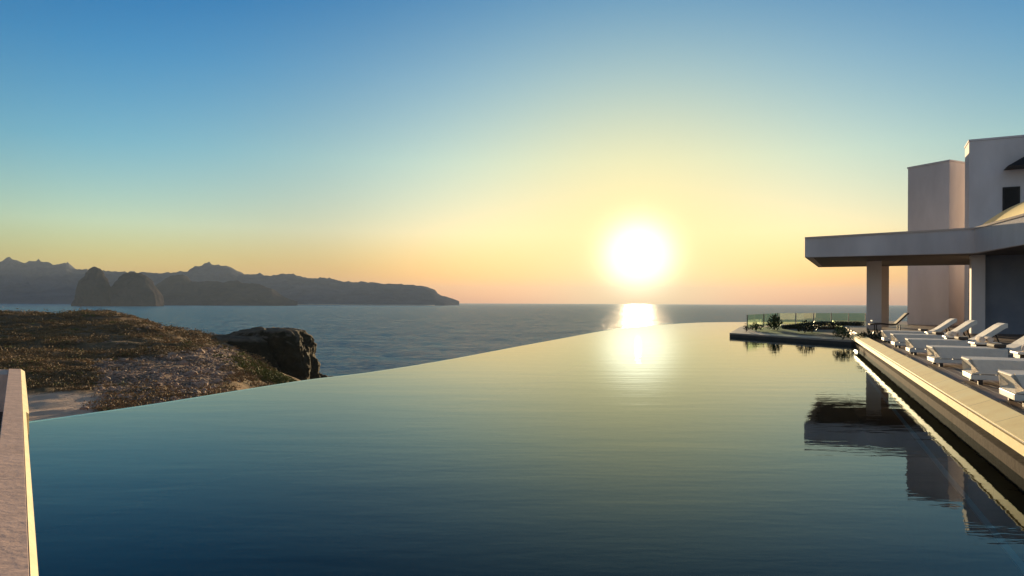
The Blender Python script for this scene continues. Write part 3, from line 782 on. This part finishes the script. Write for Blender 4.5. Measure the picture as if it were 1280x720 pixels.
# side tables between the beds
def make_table():
    root = empty('side_table'); tag(root, 'x', 'side table', 'white side tables between the loungers')
    mb = MB(); mb.box(-.24, .24, -.24, .24, .36, .40); mb.build('table_top', M['frame_white'], root, .01)
    mb = MB(); mb.box(-.20, .20, -.20, .20, .04, .358); mb.build('body', M['rattan'], root, .01)
    mb = MB(); mb.box(-.22, .22, -.22, .22, 0, .038); mb.build('plinth', M['frame_white'], root, .005)
    return root
def make_towel():
    root = empty('rolled_towel'); tag(root, 'x', 'towel', 'rolled towels on the side tables')
    for k in range(2):
        mb = MB(); r = .06; y = -.07+k*.14; n = 14; rings = 8
        for i in range(rings+1):
            for j in range(n):
                t = 2*math.pi*j/n; q = r*(1-.12*(abs(i-rings/2)/(rings/2))**4); mb.v.append((-.17+.34*i/rings, y+q*math.cos(t), r+q*math.sin(t)))
        for i in range(rings):
            for j in range(n): a = i*n+j; b = i*n+(j+1) % n; mb.f.append([a, b, b+n, a+n]); mb.m.append(0); mb.sm.append(True)
        mb.f += [list(reversed(range(n))), list(range(rings*n, rings*n+n))]; mb.m += [0, 0]; mb.sm += [False, False]
        mb.build('roll', M['towel'], root)
    return root
tp, wp = make_table(), make_towel()
tlab = ['side table between the second and third nearest loungers', 'side table between the third and fourth nearest loungers',
        'side table between the fourth and fifth nearest loungers', 'side table between the fifth and the farthest loungers']
k = 0
for i, j in ((1, 2), (2, 3), (3, 4), (4, 5)):
    s = (bed_s[i]+bed_s[j])/2; p = D0+U*s+V*1.75
    o = tp if k == 0 else copy_tree(tp); o.location = (p.x, p.y, DZ); o.rotation_euler = (0, 0, rzL+R(random.uniform(-4, 4))); o['label'] = tlab[k]
    if k < 3:
        w = wp if k == 0 else copy_tree(wp); w.location = (p.x, p.y, DZ+.401); w.rotation_euler = (0, 0, rzL+R(90+random.uniform(-15, 15)))
        w['label'] = 'rolled towels on the '+tlab[k]
    k += 1

# dark lounge chair by the first column
lc = G(1112, 413, DZ); ch = empty('lounge_chair', (lc.x, lc.y, DZ), R(-20)); tag(ch, 'dark reclining lounge chair standing beside the first villa column', 'chair')
mb = slabcurve([(-.85, .30), (-.4, .34), (.05, .30), (.2, .32), (.65, .80), (.72, .82)], -.32, .32, .07); mb.build('seat', M['dark_fabric'], ch, .015)
mb = MB()
for x in (-.6, .35):
    for y in (-.3, .27): mb = MB(); mb.frame((x, y, 0), (.04, 0, 0), (0, .03, 0), (0, 0, .26)); mb.build('leg', M['rattan'], ch)
mb = MB(); mb.frame((-.75, -.29, .40), (.28, 0, -.06), (0, .58, 0), (0, 0, .07)); mb.build('cushion', M['fabric'], ch, .025, 3)

# ------------------------------------------------------------------ haze
mb = MB(); mb.box(-14500, 14500, -14500, 14500, SEA-1.5, 330)
hz = mb.build('haze', []); hz['kind'] = 'stuff'; tag(hz, 'thin warm evening haze over the sea and far mountains', 'haze')
hm = bpy.data.materials.new('haze_air'); hm.use_nodes = True; nt = hm.node_tree
nt.nodes.remove(nt.nodes['Principled BSDF'])
pv = nt.nodes.new('ShaderNodeVolumePrincipled'); pv.inputs['Color'].default_value = (.60, .75, .95, 1)
pv.inputs['Density'].default_value = 5e-5; pv.inputs['Anisotropy'].default_value = 0
nt.links.new(pv.outputs[0], nt.nodes['Material Output'].inputs['Volume'])
hz.data.materials.clear(); hz.data.materials.append(hm)

# ------------------------------------------------------------------ sky and sun
sd = ray(798, 322).normalized(); el = math.asin(sd.z); az = math.atan2(sd.x, sd.y)
w = bpy.data.worlds.new('World'); scene.world = w; w.use_nodes = True; nt = w.node_tree; N_ = nt.nodes; Lk = nt.links
bg = N_['Background']; sky = N_.new('ShaderNodeTexSky'); sky.sky_type = 'NISHITA'; sky.sun_disc = False
sky.sun_elevation = el; sky.sun_rotation = az; sky.air_density = 1.0; sky.dust_density = 1.2; sky.ozone_density = 2.5; sky.altitude = 0
tc = N_.new('ShaderNodeTexCoord'); dt = N_.new('ShaderNodeVectorMath'); dt.operation = 'DOT_PRODUCT'
nm = N_.new('ShaderNodeVectorMath'); nm.operation = 'NORMALIZE'; Lk.new(tc.outputs['Generated'], nm.inputs[0])
Lk.new(nm.outputs[0], dt.inputs[0]); dt.inputs[1].default_value = sd
ac = N_.new('ShaderNodeMath'); ac.operation = 'ARCCOSINE'; ac.use_clamp = False
cl_ = N_.new('ShaderNodeMath'); cl_.operation = 'MINIMUM'; cl_.inputs[1].default_value = .9999999; Lk.new(dt.outputs['Value'], cl_.inputs[0]); Lk.new(cl_.outputs[0], ac.inputs[0])
def glow(sig, amp, col, p=2.):
    a = N_.new('ShaderNodeMath'); a.operation = 'DIVIDE'; a.inputs[1].default_value = R(sig); Lk.new(ac.outputs[0], a.inputs[0])
    b = N_.new('ShaderNodeMath'); b.operation = 'POWER'; b.inputs[1].default_value = p; Lk.new(a.outputs[0], b.inputs[0])
    c = N_.new('ShaderNodeMath'); c.operation = 'MULTIPLY'; c.inputs[1].default_value = -1; Lk.new(b.outputs[0], c.inputs[0])
    d = N_.new('ShaderNodeMath'); d.operation = 'EXPONENT'; Lk.new(c.outputs[0], d.inputs[0])
    e = N_.new('ShaderNodeVectorMath'); e.operation = 'SCALE'; e.inputs[0].default_value = [x*amp for x in col]; Lk.new(d.outputs[0], e.inputs['Scale'])
    return e.outputs[0]
def vadd(a, b):
    v = N_.new('ShaderNodeVectorMath'); v.operation = 'ADD'; Lk.new(a, v.inputs[0]); Lk.new(b, v.inputs[1]); return v.outputs[0]
STR = .05
# sky colour by height above the horizon; unseen upper stops add warm fill light
sx = N_.new('ShaderNodeSeparateXYZ'); Lk.new(nm.outputs[0], sx.inputs[0])
rp = N_.new('ShaderNodeValToRGB'); Lk.new(sx.outputs[2], rp.inputs[0]); e = rp.color_ramp.elements
GR = [(0, (.80, .52, .12)), (.035, (1.16, .96, .55)), (.10, (1.58, 1.70, 1.60)), (.20, (1.35, 1.95, 1.95)), (.31, (.82, 1.68, 2.12)), (.41, (.34, 1.36, 2.12)), (.55, (1.2, 1.35, 1.45)), (1, (1.5, 1.4, 1.35))]
KF = [(2.3, 2.3, 3.0), (2.0, 2.05, 1.9), (1.62, 1.62, 1.45), (1.0, 1.2, 1.3), (.72, 1.1, 1.2), (.42, 1.0, 1.1), (1.3, 1.15, 1.0), (1.1, 1.0, .95)]
while len(e) < len(GR): e.new(.5)
for i, (p, c) in enumerate(GR): e[i].position = p; e[i].color = (c[0]/2.5, c[1]/2.5, c[2]/2.5, 1)
rq = N_.new('ShaderNodeValToRGB'); Lk.new(sx.outputs[2], rq.inputs[0]); e = rq.color_ramp.elements
while len(e) < len(GR): e.new(.5)
for i, (p, c) in enumerate(GR): e[i].position = p; e[i].color = (*[c[j]*KF[i][j]/2.5 for j in range(3)], 1)
mr = N_.new('ShaderNodeMapRange'); mr.interpolation_type = 'SMOOTHSTEP'; mr.inputs[1].default_value = R(24); mr.inputs[2].default_value = R(45); Lk.new(ac.outputs[0], mr.inputs[0])
mg = N_.new('ShaderNodeMix'); mg.data_type = 'RGBA'; Lk.new(mr.outputs[0], mg.inputs[0]); Lk.new(rp.outputs[0], mg.inputs[6]); Lk.new(rq.outputs[0], mg.inputs[7])
g1 = N_.new('ShaderNodeVectorMath'); g1.operation = 'MULTIPLY'; Lk.new(sky.outputs[0], g1.inputs[0]); mb_ = N_.new('ShaderNodeMapRange'); mb_.interpolation_type = 'SMOOTHSTEP'; mb_.inputs[1].default_value = R(58); mb_.inputs[2].default_value = R(110); Lk.new(ac.outputs[0], mb_.inputs[0])
mh = N_.new('ShaderNodeMix'); mh.data_type = 'RGBA'; Lk.new(mb_.outputs[0], mh.inputs[0]); Lk.new(mg.outputs[2], mh.inputs[6]); mh.inputs[7].default_value = (1.28, 1.0, .93, 1)   # added warm fill: unseen sky behind the camera, tinted and brightened
Lk.new(mh.outputs[2], g1.inputs[1])
k1 = glow(15, -.93, (1, 1, 1)); k2 = N_.new('ShaderNodeVectorMath'); k2.operation = 'ADD'; Lk.new(k1, k2.inputs[0]); k2.inputs[1].default_value = (1, 1, 1)
g2 = N_.new('ShaderNodeVectorMath'); g2.operation = 'MULTIPLY'; Lk.new(g1.outputs[0], g2.inputs[0]); Lk.new(k2.outputs[0], g2.inputs[1])
g3 = N_.new('ShaderNodeVectorMath'); g3.operation = 'SCALE'; g3.inputs['Scale'].default_value = 2.12; Lk.new(g2.outputs[0], g3.inputs[0])
tot = vadd(g3.outputs[0], glow(2.75, 12, (1, .95, .76), 2.6))
tot = vadd(tot, glow(18, 2.5, (1, .86, .66)))
tot = vadd(tot, glow(7.2, 6.5, (1, .84, .30), 1.7))
Lk.new(tot, bg.inputs['Color']); bg.inputs['Strength'].default_value = STR
sl = bpy.data.lights.new('sun', 'SUN'); sl.energy = 5.0; sl.angle = R(.5); sl.color = (1, .74, .42)
so = bpy.data.objects.new('sun', sl); C.objects.link(so); so.location = (0, 0, 60)
so.rotation_euler = (-sd).to_track_quat('-Z', 'Y').to_euler()

# ------------------------------------------------------------------ camera and output
cam = bpy.data.cameras.new('camera'); co = bpy.data.objects.new('camera', cam); C.objects.link(co)
cam.sensor_width = 36; cam.lens = 36*F/1280; cam.shift_y = (YH-360)/1280; cam.clip_start = .05; cam.clip_end = 40000
co.location = (0, 0, EYE); co.rotation_euler = (R(90), -ROLL, 0); scene.camera = co
vs = scene.view_settings; vs.view_transform = 'Standard'; vs.look = 'None'; vs.exposure = 1.25; vs.gamma = 1
scene.cycles.use_denoising = True; scene.cycles.volume_bounces = 1; scene.cycles.max_bounces = 8
scene.cycles.sample_clamp_indirect = 5; scene.cycles.sample_clamp_direct = 12
scene.render.resolution_x = 1024; scene.render.resolution_y = 576
